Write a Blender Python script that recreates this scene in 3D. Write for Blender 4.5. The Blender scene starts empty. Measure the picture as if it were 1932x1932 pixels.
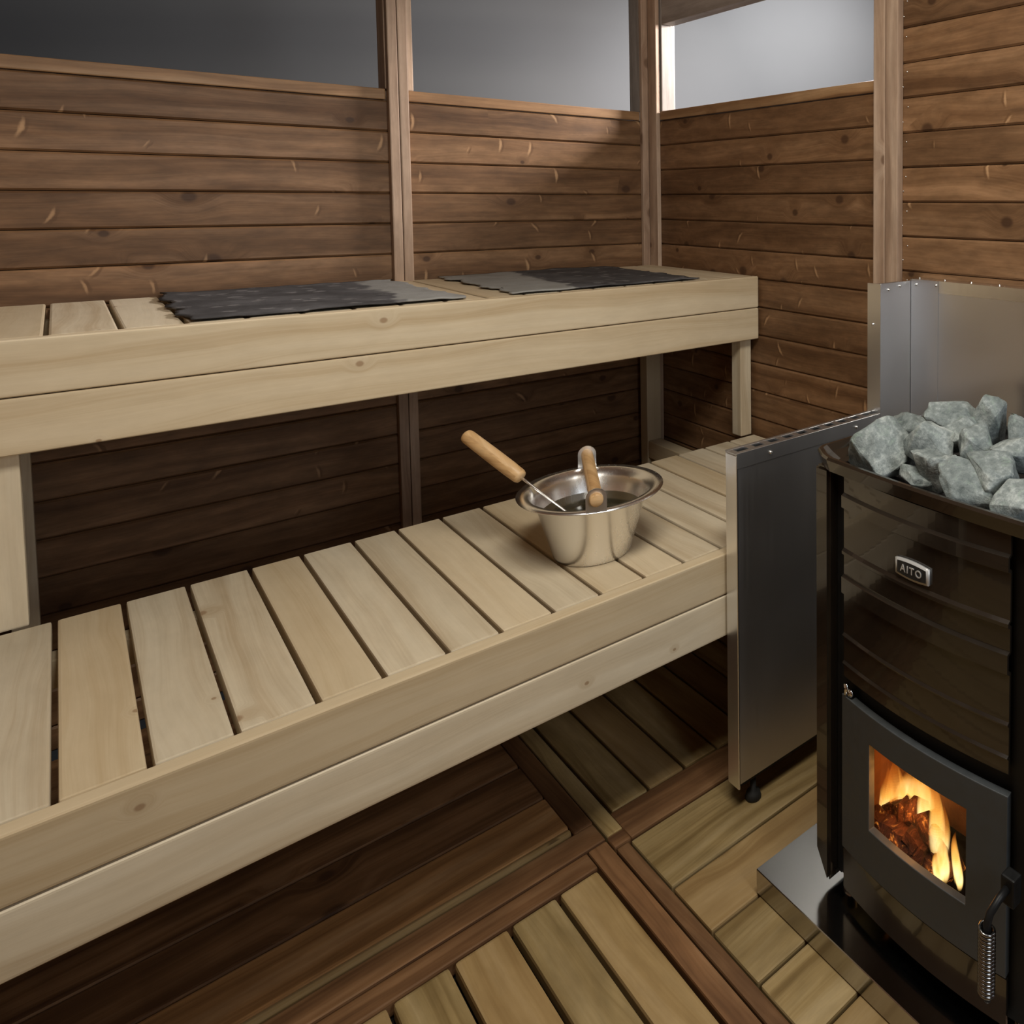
import bpy, bmesh, math, random
from mathutils import Vector, Matrix, noise
random.seed(7)
scene = bpy.context.scene
COL = scene.collection
PI = math.pi

# ------------------------------------------------------------------ helpers
def link(o, parent=None):
    COL.objects.link(o)
    if parent is not None:
        o.parent = parent
    return o

def tag(o, label=None, cat=None, group=None, kind=None):
    if label: o['label'] = label
    if cat: o['category'] = cat
    if group: o['group'] = group
    if kind: o['kind'] = kind
    return o

def empty(name, loc):
    o = bpy.data.objects.new(name, None)
    o.empty_display_size = .05
    o.location = loc
    return link(o)

class MB:
    """mesh builder: every piece keeps a grain UV (metres) and a random number"""
    def __init__(self):
        self.bm = bmesh.new()
        self.uv = self.bm.loops.layers.uv.new('grain')
        self.rn = self.bm.faces.layers.float.new('rnd')
    def stamp(self, faces, axis, rnd, mat=0, smooth=False):
        for f in faces:
            n = f.normal
            d = max(range(3), key=lambda i: abs(n[i]))
            if d != axis:
                ua, va = axis, 3 - axis - d
            else:
                ua, va = [i for i in range(3) if i != d]
            f[self.rn] = rnd
            f.material_index = mat
            f.smooth = smooth
            for l in f.loops:
                c = l.vert.co
                l[self.uv].uv = (c[ua] + rnd * 7.0, c[va] + rnd * 13.0 + d * .37)
    def add(self, bm2, axis=0, rnd=None, mat=0, smooth=False, mtx=None):
        self.last = []
        if rnd is None: rnd = random.random()
        vm = {}
        for v in bm2.verts:
            vm[v] = self.bm.verts.new(mtx @ v.co if mtx else v.co)
        fs = []
        for f in bm2.faces:
            try: fs.append(self.bm.faces.new([vm[v] for v in f.verts]))
            except ValueError: pass
        bm2.free()
        for f in fs: f.normal_update()
        self.stamp(fs, axis, rnd, mat, smooth); self.last = fs
        return self
    def box(self, x0, x1, y0, y1, z0, z1, axis=0, bev=.003, rnd=None, mat=0, seg=2):
        b = bmesh.new()
        bmesh.ops.create_cube(b, size=1)
        sx, sy, sz = x1 - x0, y1 - y0, z1 - z0
        for v in b.verts:
            v.co = Vector(((x0 + x1) / 2 + v.co.x * sx, (y0 + y1) / 2 + v.co.y * sy, (z0 + z1) / 2 + v.co.z * sz))
        if bev > 0:
            bev = min(bev, .45 * min(abs(sx), abs(sy), abs(sz)))
            bmesh.ops.bevel(b, geom=b.edges[:], offset=bev, segments=seg, affect='EDGES', profile=.6)
        b.normal_update()
        return self.add(b, axis, rnd, mat)
    def prism(self, pts, lo, hi, along=0, axis=None, bev=0, rnd=None, mat=0):
        """polygon pts (in the two axes that are not `along`) extruded from lo to hi"""
        b = bmesh.new()
        oth = [i for i in range(3) if i != along]
        def mk(p, h):
            c = [0, 0, 0]; c[oth[0]] = p[0]; c[oth[1]] = p[1]; c[along] = h
            return b.verts.new(c)
        A = [mk(p, lo) for p in pts]; B = [mk(p, hi) for p in pts]
        b.faces.new(A); b.faces.new(B[::-1])
        n = len(pts)
        for i in range(n):
            b.faces.new((A[i], B[i], B[(i + 1) % n], A[(i + 1) % n]))
        bmesh.ops.recalc_face_normals(b, faces=b.faces[:])
        if bev: bmesh.ops.bevel(b, geom=b.edges[:], offset=bev, segments=2, affect='EDGES')
        b.normal_update()
        return self.add(b, along if axis is None else axis, rnd, mat)
    def tube(self, pts, r, n=12, mat=0, axis=0, rnd=None, smooth=True, cap=True):
        """tube through pts; r is a number or one radius per point"""
        P = [Vector(p) for p in pts]
        if not hasattr(r, '__len__'): r = [r] * len(P)
        b = bmesh.new(); rings = []
        up = None
        for i, p in enumerate(P):
            t = (P[min(i + 1, len(P) - 1)] - P[max(i - 1, 0)]).normalized()
            if up is None:
                up = t.orthogonal().normalized()
            up = (up - t * up.dot(t)).normalized()
            s = t.cross(up)
            rings.append([b.verts.new(p + (up * math.cos(2 * PI * k / n) + s * math.sin(2 * PI * k / n)) * r[i]) for k in range(n)])
        for a, c in zip(rings, rings[1:]):
            for k in range(n):
                b.faces.new((a[k], a[(k + 1) % n], c[(k + 1) % n], c[k]))
        if cap:
            b.faces.new(rings[0][::-1]); b.faces.new(rings[-1])
        b.normal_update()
        # grain along the tube: keep axis stamping by position
        return self.add(b, axis, rnd, mat, smooth)
    def lathe(self, prof, n=64, mat=0, center=(0, 0, 0), closed=False):
        b = bmesh.new(); rings = []
        for (r, z) in prof:
            rings.append([b.verts.new((center[0] + r * math.cos(2 * PI * k / n), center[1] + r * math.sin(2 * PI * k / n), center[2] + z)) for k in range(n)] if r > 1e-6
                         else [b.verts.new((center[0], center[1], center[2] + z))])
        pairs = list(zip(rings, rings[1:])) + ([(rings[-1], rings[0])] if closed else [])
        for a, c in pairs:
            if len(a) == 1 and len(c) == 1: continue
            for k in range(n):
                k2 = (k + 1) % n
                if len(a) == 1: b.faces.new((a[0], c[k2], c[k]))
                elif len(c) == 1: b.faces.new((a[k], a[k2], c[0]))
                else: b.faces.new((a[k], a[k2], c[k2], c[k]))
        bmesh.ops.recalc_face_normals(b, faces=b.faces[:])
        b.normal_update()
        return self.add(b, 2, .5, mat, True)
    def grid(self, fn, us, vs, mat=0, axis=0, rnd=None, skip=None, smooth=True, flip=False):
        b = bmesh.new()
        V = [[b.verts.new(fn(u, v)) for v in vs] for u in us]
        for i in range(len(us) - 1):
            for j in range(len(vs) - 1):
                if skip and skip((us[i] + us[i + 1]) / 2, (vs[j] + vs[j + 1]) / 2): continue
                q = (V[i][j], V[i + 1][j], V[i + 1][j + 1], V[i][j + 1])
                b.faces.new(q[::-1] if flip else q)
        loose = [v for v in b.verts if not v.link_faces]
        bmesh.ops.delete(b, geom=loose, context='VERTS')
        b.normal_update()
        return self.add(b, axis, rnd, mat, smooth)
    def build(self, name, mats, parent=None, loc=(0, 0, 0)):
        """link as ONE mesh object; vertices are in world metres, shifted to sit at the parent's origin"""
        me = bpy.data.meshes.new(name)
        org = Vector(loc)
        p = parent
        while p is not None:
            org = org + p.location; p = p.parent
        if org.length > 0:
            bmesh.ops.translate(self.bm, verts=self.bm.verts[:], vec=-org)
        self.bm.to_mesh(me); self.bm.free()
        for m in (mats if isinstance(mats, (list, tuple)) else [mats]): me.materials.append(m)
        o = bpy.data.objects.new(name, me)
        o.location = loc
        return link(o, parent)

def lin(r, g, b):
    f = lambda c: (c / 255) / 12.92 if c / 255 <= .04045 else ((c / 255 + .055) / 1.055) ** 2.4
    return (f(r), f(g), f(b), 1)

# ------------------------------------------------------------------ materials
class NT:
    def __init__(self, name):
        self.m = bpy.data.materials.new(name); self.m.use_nodes = True
        self.t = self.m.node_tree; self.N = self.t.nodes; self.N.clear()
        self.out = self.N.new('ShaderNodeOutputMaterial')
    def new(self, typ, **kw):
        n = self.N.new('ShaderNode' + typ)
        for k, v in kw.items(): setattr(n, k, v)
        return n
    def set(self, sock, val):
        if hasattr(val, 'is_output') or isinstance(val, bpy.types.NodeSocket): self.t.links.new(val, sock)
        else:
            if sock.type == 'RGBA' and hasattr(val, '__len__') and len(val) == 3: val = (*val, 1)
            sock.default_value = val
    def math(self, op, a, b=0.0, c=None, clamp=False):
        n = self.new('Math', operation=op, use_clamp=clamp)
        self.set(n.inputs[0], a); self.set(n.inputs[1], b)
        if c is not None: self.set(n.inputs[2], c)
        return n.outputs[0]
    def mix(self, fac, a, b, mode='MIX'):
        n = self.new('Mix', data_type='RGBA', blend_type=mode)
        self.set(n.inputs[0], fac); self.set(n.inputs[6], a); self.set(n.inputs[7], b)
        return n.outputs[2]
    def ramp(self, fac, stops, interp='LINEAR'):
        n = self.new('ValToRGB'); n.color_ramp.interpolation = interp
        e = n.color_ramp.elements
        while len(e) < len(stops): e.new(.5)
        for k, (p, c) in enumerate(stops):
            e[k].position = p; e[k].color = c if len(c) == 4 else (*c, 1)
        self.set(n.inputs[0], fac)
        return n.outputs[0]
    def maprange(self, v, a, b, c, d, smooth=True):
        n = self.new('MapRange', interpolation_type='SMOOTHSTEP' if smooth else 'LINEAR')
        for i, x in enumerate((v, a, b, c, d)): self.set(n.inputs[i], x)
        return n.outputs[0]
    def noise(self, vec, scale, detail=2, rough=.5, dist=0):
        n = self.new('TexNoise'); self.set(n.inputs['Vector'], vec)
        n.inputs['Scale'].default_value = scale; n.inputs['Detail'].default_value = detail
        n.inputs['Roughness'].default_value = rough; n.inputs['Distortion'].default_value = dist
        return n.outputs['Fac']
    def comb(self, x, y, z=0.0):
        n = self.new('CombineXYZ')
        for i, v in enumerate((x, y, z)): self.set(n.inputs[i], v)
        return n.outputs[0]
    def bsdf(self, **kw):
        n = self.new('BsdfPrincipled')
        for k, v in kw.items(): self.set(n.inputs[k.replace('_', ' ')], v)
        return n
    def done(self, sh):
        self.t.links.new(sh, self.out.inputs['Surface']); return self.m
    def bump(self, h, strength=.3, dist=.002):
        n = self.new('Bump'); n.inputs['Strength'].default_value = strength; n.inputs['Distance'].default_value = dist
        self.set(n.inputs['Height'], h); return n.outputs[0]

def wood(name, dark, mid, light, knot, chip=None, knot_keep=.35, knot_scale=6.5, tint=(.8, 1.15), warm=None, rough=.55, blotch=.35, ring=1.0, ringscale=26, spec=.4, knot_r=.075, bump=.25, mottle=.12):
    w = NT(name)
    uvn = w.new('UVMap', uv_map='grain')
    sep = w.new('SeparateXYZ'); w.t.links.new(uvn.outputs[0], sep.inputs[0])
    u, v = sep.outputs[0], sep.outputs[1]
    at = w.new('Attribute', attribute_name='rnd')
    rnd = at.outputs['Fac']
    # knots
    vor = w.new('TexVoronoi', voronoi_dimensions='2D', feature='F1')
    w.set(vor.inputs['Vector'], w.comb(w.math('MULTIPLY', u, .8), v))
    vor.inputs['Scale'].default_value = knot_scale
    vor.inputs['Randomness'].default_value = .9
    csep = w.new('SeparateColor'); w.t.links.new(vor.outputs['Color'], csep.inputs[0])
    keep = w.math('LESS_THAN', csep.outputs[0], knot_keep)
    rad = w.maprange(csep.outputs[1], 0, 1, knot_r * .45, knot_r * 1.3, False)
    d = w.math('DIVIDE', vor.outputs['Distance'], rad)
    kn = w.math('MULTIPLY', w.maprange(d, .55, 1.15, 1, 0), keep)
    halo = w.math('MULTIPLY', w.maprange(d, .8, 4.2, 1, 0), keep)
    # growth rings flow round the knots
    wv = w.noise(w.comb(w.math('MULTIPLY', u, 1.6), w.math('MULTIPLY', v, 5.0), rnd), 1.0, 2)
    v2 = w.math('ADD', w.math('ADD', v, w.math('MULTIPLY', w.math('SUBTRACT', wv, .5), .09)), w.math('MULTIPLY', halo, .03))
    rg = w.noise(w.comb(w.math('MULTIPLY', u, .55), w.math('MULTIPLY', v2, ringscale), w.math('MULTIPLY', rnd, 31.0)), 1.0, 3, .55)
    fine = w.noise(w.comb(w.math('MULTIPLY', u, 5.0), w.math('MULTIPLY', v2, 260.0), rnd), 1.0, 2, .6)
    bl = w.noise(w.comb(w.math('MULTIPLY', u, 5.0), w.math('MULTIPLY', v, 16.0), w.math('MULTIPLY', rnd, 11.0)), 1.0, 3, .55)
    rr = w.math('ADD', w.math('MULTIPLY', w.math('SUBTRACT', rg, .5), ring * 1.6), .5)
    rr = w.math('ADD', rr, w.math('MULTIPLY', w.math('SUBTRACT', fine, .5), .35))
    col = w.ramp(rr, [(.18, dark), (.5, mid), (.82, light)])
    col = w.mix(w.maprange(bl, .35, .7, 0, blotch), col, dark)
    mo = w.noise(w.comb(w.math('MULTIPLY', u, 14.0), w.math('MULTIPLY', v, 45.0), w.math('MULTIPLY', rnd, 5.0)), 1.0, 3, .65)
    mv = w.maprange(mo, .3, .7, 1 - mottle, 1 + mottle, False)
    col = w.mix(1.0, col, w.comb(mv, mv, mv), 'MULTIPLY')
    if warm:
        col = w.mix(w.maprange(w.math('FRACT', w.math('MULTIPLY', rnd, 7.31)), .35, 1, 0, .75), col, w.mix(.5, col, warm))
    col = w.mix(w.math('MULTIPLY', halo, .30), col, dark)
    col = w.mix(w.math('MULTIPLY', kn, .75), col, knot)
    if chip:
        # torn lens-shaped chips beside knots, each cell turned its own way
        v3 = w.new('TexVoronoi', voronoi_dimensions='2D', feature='F1')
        P3 = w.comb(w.math('ADD', u, 1.7), w.math('ADD', v, 3.1))
        w.set(v3.inputs['Vector'], P3); v3.inputs['Scale'].default_value = 10.0
        cs = w.new('SeparateColor'); w.t.links.new(v3.outputs['Color'], cs.inputs[0])
        dl = w.new('VectorMath', operation='SUBTRACT'); w.set(dl.inputs[0], P3); w.t.links.new(v3.outputs['Position'], dl.inputs[1])
        ds = w.new('SeparateXYZ'); w.t.links.new(dl.outputs[0], ds.inputs[0])
        ang = w.math('MULTIPLY', w.math('SUBTRACT', cs.outputs[1], .5), 1.5)
        ca, sa = w.math('COSINE', ang), w.math('SINE', ang)
        dx = w.math('ADD', w.math('MULTIPLY', ds.outputs[0], ca), w.math('MULTIPLY', ds.outputs[1], sa))
        dy = w.math('SUBTRACT', w.math('MULTIPLY', ds.outputs[1], ca), w.math('MULTIPLY', ds.outputs[0], sa))
        dx = w.math('ADD', dx, w.math('ADD', w.math('MULTIPLY', w.math('MULTIPLY', dy, dy), 7.0), w.math('MULTIPLY', w.math('SUBTRACT', w.noise(w.comb(w.math('MULTIPLY', u, 130), w.math('MULTIPLY', v, 70), rnd), 1.0, 2), .5), .006)))
        sz = w.maprange(cs.outputs[2], 0, 1, .45, 1.25, False)
        def lens(x):
            return w.math('SQRT', w.math('ADD', w.math('POWER', w.math('DIVIDE', w.math('ABSOLUTE', x), w.math('MULTIPLY', sz, .0042)), 2.0),
                                         w.math('POWER', w.math('DIVIDE', w.math('ABSOLUTE', dy), w.math('MULTIPLY', sz, .020)), 2.0)))
        brd = w.math('FRACT', w.math('MULTIPLY', rnd, 5.13))
        ck = w.math('LESS_THAN', cs.outputs[0], w.math('ADD', .13, w.math('MULTIPLY', w.math('MULTIPLY', brd, brd), .5)))
        dk = w.math('MULTIPLY', w.maprange(lens(w.math('SUBTRACT', dx, .006)), .5, 1.4, 1, 0), ck)
        col = w.mix(w.math('MULTIPLY', dk, .55), col, dark)
        cm = w.math('MULTIPLY', w.maprange(lens(dx), .3, 1.25, 1, 0), ck)
        col = w.mix(w.math('MULTIPLY', cm, w.maprange(cs.outputs[2], 0, 1, .22, .62, False)), col, chip)
    br = w.maprange(w.math('FRACT', w.math('MULTIPLY', rnd, 3.77)), 0, 1, tint[0], tint[1], False)
    col = w.mix(1.0, col, w.comb(br, br, br), 'MULTIPLY')
    h = w.math('ADD', w.math('MULTIPLY', rg, .6), w.math('MULTIPLY', fine, .5))
    b = w.bsdf(Base_Color=col, Roughness=w.maprange(rg, .2, .8, rough + .08, rough - .08), Specular_IOR_Level=spec, Normal=w.bump(h, bump, .0015))
    return w.done(b.outputs[0])

M = {}
M['stain'] = wood('stained_wall_wood', (.105, .050, .021), (.198, .106, .051), (.295, .168, .088), (.045, .02, .01), chip=(.62, .38, .20),
                  tint=(.8, 1.15), rough=.5, blotch=.4, ring=.9, ringscale=22, spec=.32, knot_keep=.6, knot_r=.085, mottle=.22)
M['post'] = wood('brown_batten_wood', (.24, .15, .098), (.39, .27, .19), (.50, .37, .275), (.13, .07, .04), tint=(.9, 1.1), rough=.5, blotch=.3, knot_keep=.3, knot_scale=5)
M['cap'] = wood('orange_brown_cap_wood', (.16, .08, .035), (.30, .17, .08), (.40, .25, .13), (.09, .04, .02), tint=(.9, 1.1), rough=.5, spec=.35, knot_keep=.3)
M['jamb'] = wood('pale_jamb_wood', (.24, .205, .18), (.33, .29, .26), (.38, .34, .31), (.2, .14, .11), tint=(.95, 1.05), rough=.5, knot_keep=.1)
M['pine'] = wood('pale_bench_wood', (.47, .37, .245), (.615, .528, .388), (.685, .605, .465), (.28, .17, .09), tint=(.9, 1.06), warm=(.50, .34, .15),
                 rough=.55, blotch=.16, ring=.85, ringscale=24, knot_keep=.32, knot_scale=6.5, knot_r=.045, mottle=.05, bump=.12, spec=.3)
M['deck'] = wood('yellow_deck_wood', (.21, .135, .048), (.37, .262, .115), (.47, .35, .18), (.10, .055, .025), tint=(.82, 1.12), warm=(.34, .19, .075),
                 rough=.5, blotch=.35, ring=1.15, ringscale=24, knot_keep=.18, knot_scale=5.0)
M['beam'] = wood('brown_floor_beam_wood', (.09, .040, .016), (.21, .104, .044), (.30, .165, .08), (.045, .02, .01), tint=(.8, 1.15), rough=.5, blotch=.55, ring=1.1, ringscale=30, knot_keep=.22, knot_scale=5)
M['rust_lit'] = wood('rust_brown_wood_painted_lit', (.28, .13, .045), (.58, .31, .12), (.70, .42, .20), (.06, .025, .012), rough=.5, blotch=.45, knot_keep=.25, knot_scale=5)  # rust-brown front step board, colour brightened to stand in for light on it
M['handle_wood'] = wood('round_handle_wood', (.42, .24, .10), (.60, .38, .18), (.68, .46, .25), (.3, .15, .06), tint=(1, 1), rough=.45, blotch=.25, knot_keep=.0, ringscale=40)

def plain(name, col, rough=.5, metal=0, spec=.5, nscale=0, namp=.1, bump=0, coat=0):
    w = NT(name)
    c = (*col, 1) if len(col) == 3 else col
    b = w.bsdf(Roughness=rough, Metallic=metal, Specular_IOR_Level=spec)
    b.inputs['Coat Weight'].default_value = coat
    if nscale:
        tc = w.new('TexCoord')
        n = w.noise(tc.outputs['Object'], nscale, 4, .6)
        f = w.maprange(n, .25, .75, 1 - namp, 1 + namp, False)
        w.set(b.inputs['Base Color'], w.mix(1, c, w.comb(f, f, f), 'MULTIPLY'))
        if bump: w.set(b.inputs['Normal'], w.bump(n, bump, .002))
        w.set(b.inputs['Roughness'], w.maprange(n, .3, .7, rough * .85, min(1, rough * 1.2)))
    else:
        b.inputs['Base Color'].default_value = c
    return w.done(b.outputs[0])

def steel(name, col, rough, stretch=(140, 140, 2.5), amp=.025):
    w = NT(name)
    tc = w.new('TexCoord')
    mp = w.new('Mapping'); mp.inputs['Scale'].default_value = stretch
    w.t.links.new(tc.outputs['Object'], mp.inputs[0])
    n = w.noise(mp.outputs[0], 1, 3, .6)
    n2 = w.noise(tc.outputs['Object'], 6, 2, .5)
    b = w.bsdf(Base_Color=(*col, 1), Metallic=1.0, Roughness=w.maprange(w.math('ADD', w.math('MULTIPLY', n, .5), w.math('MULTIPLY', n2, .5)), .3, .7, rough - amp, rough + amp),
               Normal=w.bump(n2, .02, .004))
    return w.done(b.outputs[0])

M['steel'] = steel('brushed_stainless_steel', (.86, .87, .89), .34)
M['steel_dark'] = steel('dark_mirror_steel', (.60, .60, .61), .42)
M['steel_bright'] = steel('polished_stainless_steel', (.88, .88, .88), .26)
M['steel_mirror'] = steel('mirror_floor_steel', (.44, .43, .42), .13, amp=.03)
M['screw'] = plain('bright_screw_metal', (.8, .8, .78), .25, 1)
M['enamel'] = plain('glossy_black_brown_enamel', (.020, .015, .011), .16, 0, .75, 14, .15, 0, .6)
M['black'] = plain('matte_black_iron', (.008, .008, .008), .5, 0, .3, 30, .2)
M['door_iron'] = plain('grey_painted_cast_iron', (.056, .061, .063), .48, 0, .45, 60, .12, .1)
M['rubber'] = plain('black_rubber', (.01, .01, .01), .7)
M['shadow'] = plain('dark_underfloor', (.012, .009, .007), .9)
M['chrome'] = plain('chrome', (.75, .75, .76), .12, 1)
M['badge_dark'] = plain('badge_dark_field', (.02, .021, .022), .3)
M['silver'] = plain('silver_badge_metal', (.62, .62, .61), .35, .4)
M['coil'] = plain('sprung_steel_wire', (.28, .28, .28), .22, 1)

def stone_mat():
    w = NT('grey_green_sauna_stone')
    tc = w.new('TexCoord'); oi = w.new('ObjectInfo')
    vec = w.new('VectorMath', operation='ADD')
    w.t.links.new(tc.outputs['Object'], vec.inputs[0])
    w.t.links.new(w.comb(w.math('MULTIPLY', oi.outputs['Random'], 9), 0., 0.), vec.inputs[1])
    n1 = w.noise(vec.outputs[0], 14, 5, .65); n2 = w.noise(vec.outputs[0], 90, 4, .7); n3 = w.noise(vec.outputs[0], 34, 4, .6, 1.5)
    c = w.ramp(w.math('ADD', w.math('MULTIPLY', n1, .55), w.math('MULTIPLY', n2, .45)), [(.34, (.085, .105, .105)), (.5, (.20, .23, .228)), (.66, (.46, .50, .49))])
    c = w.mix(w.maprange(n3, .55, .72, 0, .55), c, (.26, .33, .28, 1))
    b = w.bsdf(Base_Color=c, Roughness=.75, Specular_IOR_Level=.35, Normal=w.bump(w.math('ADD', n1, w.math('MULTIPLY', n2, .5)), .6, .006))
    return w.done(b.outputs[0])
M['stone'] = stone_mat()

def cloth_mat(name, side):
    w = NT(name)
    uvn = w.new('UVMap', uv_map='grain')
    sep = w.new('SeparateXYZ'); w.t.links.new(uvn.outputs[0], sep.inputs[0])
    u, v = sep.outputs[0], sep.outputs[1]
    P = w.comb(u, v)
    n = w.noise(P, 9, 4, .6); n2 = w.noise(P, 60, 3, .6)
    # leaf / star patches
    vo = w.new('TexVoronoi', voronoi_dimensions='2D', feature='F1')
    w.set(vo.inputs['Vector'], w.comb(w.math('ADD', u, w.math('MULTIPLY', n2, .03)), w.math('ADD', v, w.math('MULTIPLY', n, .08))))
    vo.inputs['Scale'].default_value = 13
    star = w.maprange(w.math('ADD', vo.outputs['Distance'], w.math('MULTIPLY', w.math('SUBTRACT', n2, .5), .5)), .10, .20, 1, 0)
    dark = w.mix(w.maprange(n, .35, .7, 0, 1), (.050, .048, .050, 1), (.095, .092, .096, 1))
    dark = w.mix(w.math('MULTIPLY', star, .55), dark, (.21, .20, .20, 1))
    grey = w.mix(w.maprange(n, .3, .7, 0, 1), (.30, .30, .29, 1), (.24, .235, .22, 1))
    e = w.math('ADD', u, w.math('ADD', w.math('MULTIPLY', w.math('SUBTRACT', n, .5), .13), w.math('MULTIPLY', w.math('SUBTRACT', v, .45), -.08)))
    f = w.maprange(e, side[0], side[1], side[2], side[3])
    col = w.mix(f, grey, dark)
    b = w.bsdf(Base_Color=col, Roughness=.85, Specular_IOR_Level=.2, Normal=w.bump(n2, .5, .003))
    return w.done(b.outputs[0])

def water_mat():
    w = NT('dark_green_water')
    tc = w.new('TexCoord'); n = w.noise(tc.outputs['Object'], 9, 2)
    col = w.ramp(n, [(.35, (.016, .015, .006)), (.6, (.028, .027, .009)), (.75, (.05, .05, .012))])
    b = w.bsdf(Base_Color=col, Roughness=.06, Specular_IOR_Level=.6, IOR=1.33, Normal=w.bump(n, .05, .004))
    return w.done(b.outputs[0])
M['water'] = water_mat()

# ------------------------------------------------------------------ room shell
PITCH = .08625
def zl(k): return 1.5225 - PITCH * k
wb = MB()
for k in range(0, 18):
    z1, z0 = zl(k) - .0008, zl(k + 1) + .0008
    if z1 < .02: break
    z0 = max(z0, .0)
    wb.box(-2.0, -.0, .0, .02, z0, z1, 0, .0045, seg=1)
wb.box(-2.0, 0, .012, .022, 0, 1.52, 0, 0, mat=1)
tag(wb.build('wall_back', [M['stain'], M['shadow']]), kind='structure')

wr = MB()
for k in range(0, 18):
    z1, z0 = zl(k) - .0008, max(zl(k + 1) + .0008, 0)
    if z1 < .02: break
    wr.box(.0, .02, -1.15, .0, z0, z1, 1, .0045, seg=1)
for k in range(-11, 15):
    z1, z0 = 1.2403 - .0862 * k - .0008, max(1.2403 - .0862 * (k + 1) + .0008, 0)
    if z1 < .02 or z1 > 2.18: continue
    wr.box(.0, .02, -3.2, -1.16, z0, z1, 1, .0045, seg=1)
wr.box(.012, .022, -1.15, 0, 0, 1.52, 1, 0, mat=1)
wr.box(.012, .022, -3.2, -1.16, 0, 2.15, 1, 0, mat=1)
for k in range(-6, 16):            # small screws beside the post
    for dz in (.022, .058):
        z = 1.2403 - .0862 * k - dz
        b = bmesh.new(); bmesh.ops.create_uvsphere(b, u_segments=8, v_segments=5, radius=.0022)
        wr.add(b, 2, .5, 2, True, Matrix.Translation((-.0005, -1.208 + random.uniform(-.004, .004) + (.012 if dz > .03 else 0), z)))
tag(wr.build('wall_right', [M['stain'], M['shadow'], M['screw']]), kind='structure')

wl = MB()
for k in range(-7, 18):
    z1, z0 = zl(k) - .0008, max(zl(k + 1) + .0008, 0)
    if z1 > .02: wl.box(-2.02, -2.0, -3.2, 0, z0, z1, 1, .0045, seg=1)
tag(wl.build('wall_left', [M['stain']]), kind='structure')
wf = MB()
for k in range(-7, 18):
    z1, z0 = zl(k) - .0008, max(zl(k + 1) + .0008, 0)
    if z1 > .02: wf.box(-2.0, 0, -3.22, -3.2, z0, z1, 0, .0045, seg=1)
tag(wf.build('wall_front', [M['stain']]), kind='structure')
ce = MB()
for i in range(23):
    x = -2.02 + i * .0895
    ce.box(x + .001, x + .0885, -3.22, .10, 2.15, 2.17, 1, .004, seg=1)
tag(ce.build('ceiling', [M['stain']]), kind='structure')

# sill caps, battens, jambs and lintels
def trim(name, boxes, mat='post', bev=.003):
    m = MB()
    for (x0, x1, y0, y1, z0, z1, a) in boxes: m.box(x0, x1, y0, y1, z0, z1, a, bev)
    return tag(m.build(name, [M[mat]]), kind='structure')
trim('trim_1', [(-2.0, -.828, -.004, .075, 1.5235, 1.554, 0)], 'cap')
trim('trim_2', [(-.772, -.044, -.004, .075, 1.5235, 1.554, 0)], 'cap')
trim('trim_3', [(-.004, .075, -1.112, -.07, 1.5235, 1.554, 1)], 'cap')
trim('trim_4', [(-.825, -.8005, -.024, -.0005, 0, 2.15, 2), (-.799, -.775, -.024, -.0005, 0, 2.15, 2)])
trim('trim_5', [(-.042, -.0175, -.018, -.0005, 0, 2.15, 2), (-.016, -.0005, -.067, -.002, 0, 2.15, 2)])
trim('trim_6', [(-.0225, -.0005, -1.152, -1.113, 0, 2.15, 2), (-.0225, -.0005, -1.196, -1.1545, 0, 2.15, 2)])
trim('trim_7', [(-.8275, -.7725, .0225, .072, 1.5, 1.554, 0), (-.826, -.784, .004, .072, 1.5545, 1.98, 2), (-.782, -.754, .004, .072, 1.5545, 1.98, 2)])
trim('trim_8', [(-.0435, .06, .0005, .07, 1.5225, 1.5540, 0), (.0005, .06, -.0695, .0, 1.5225, 1.5540, 1), (-.040, .058, .004, .07, 1.5545, 2.15, 2), (.004, .058, -.072, .002, 1.5545, 2.15, 2)], 'jamb')
trim('trim_9', [(.004, .06, -1.15, -1.117, 1.5545, 2.15, 2)])
trim('trim_10', [(.004, .05, -1.115, -.074, 1.853, 2.0, 1)], 'jamb')
trim('trim_11', [(-2.0, -.042, .004, .06, 1.985, 2.15, 0)])

# studio backdrop outside the openings
bd = MB()
prof = [(-7.0, 6.0), (-4.0, 4.6), (-2.6, 3.6), (-1.5, 2.7), (-.9, 2.2), (-.3, 1.75), (.2, 1.45), (0.6, 1.3)] + [(0.6 + 1.2 * math.sin(a), 0.1 + 1.2 * math.cos(a)) for a in [i * PI / 24 for i in range(1, 13)]] + [(1.8, -1.0), (1.8, -3.4)]
def bf(u, v):
    i = int(u); return (prof[i][0], prof[i][1], v)
bd.grid(bf, list(range(len(prof))), [-.2, .8, 1.6, 2.4, 3.6], flip=True)
M['backdrop'] = plain('grey_studio_wall', (.34, .34, .35), .9, 0, .1, 1.5, .04)
tag(bd.build('wall_outside', [M['backdrop']]), kind='structure')

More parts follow.
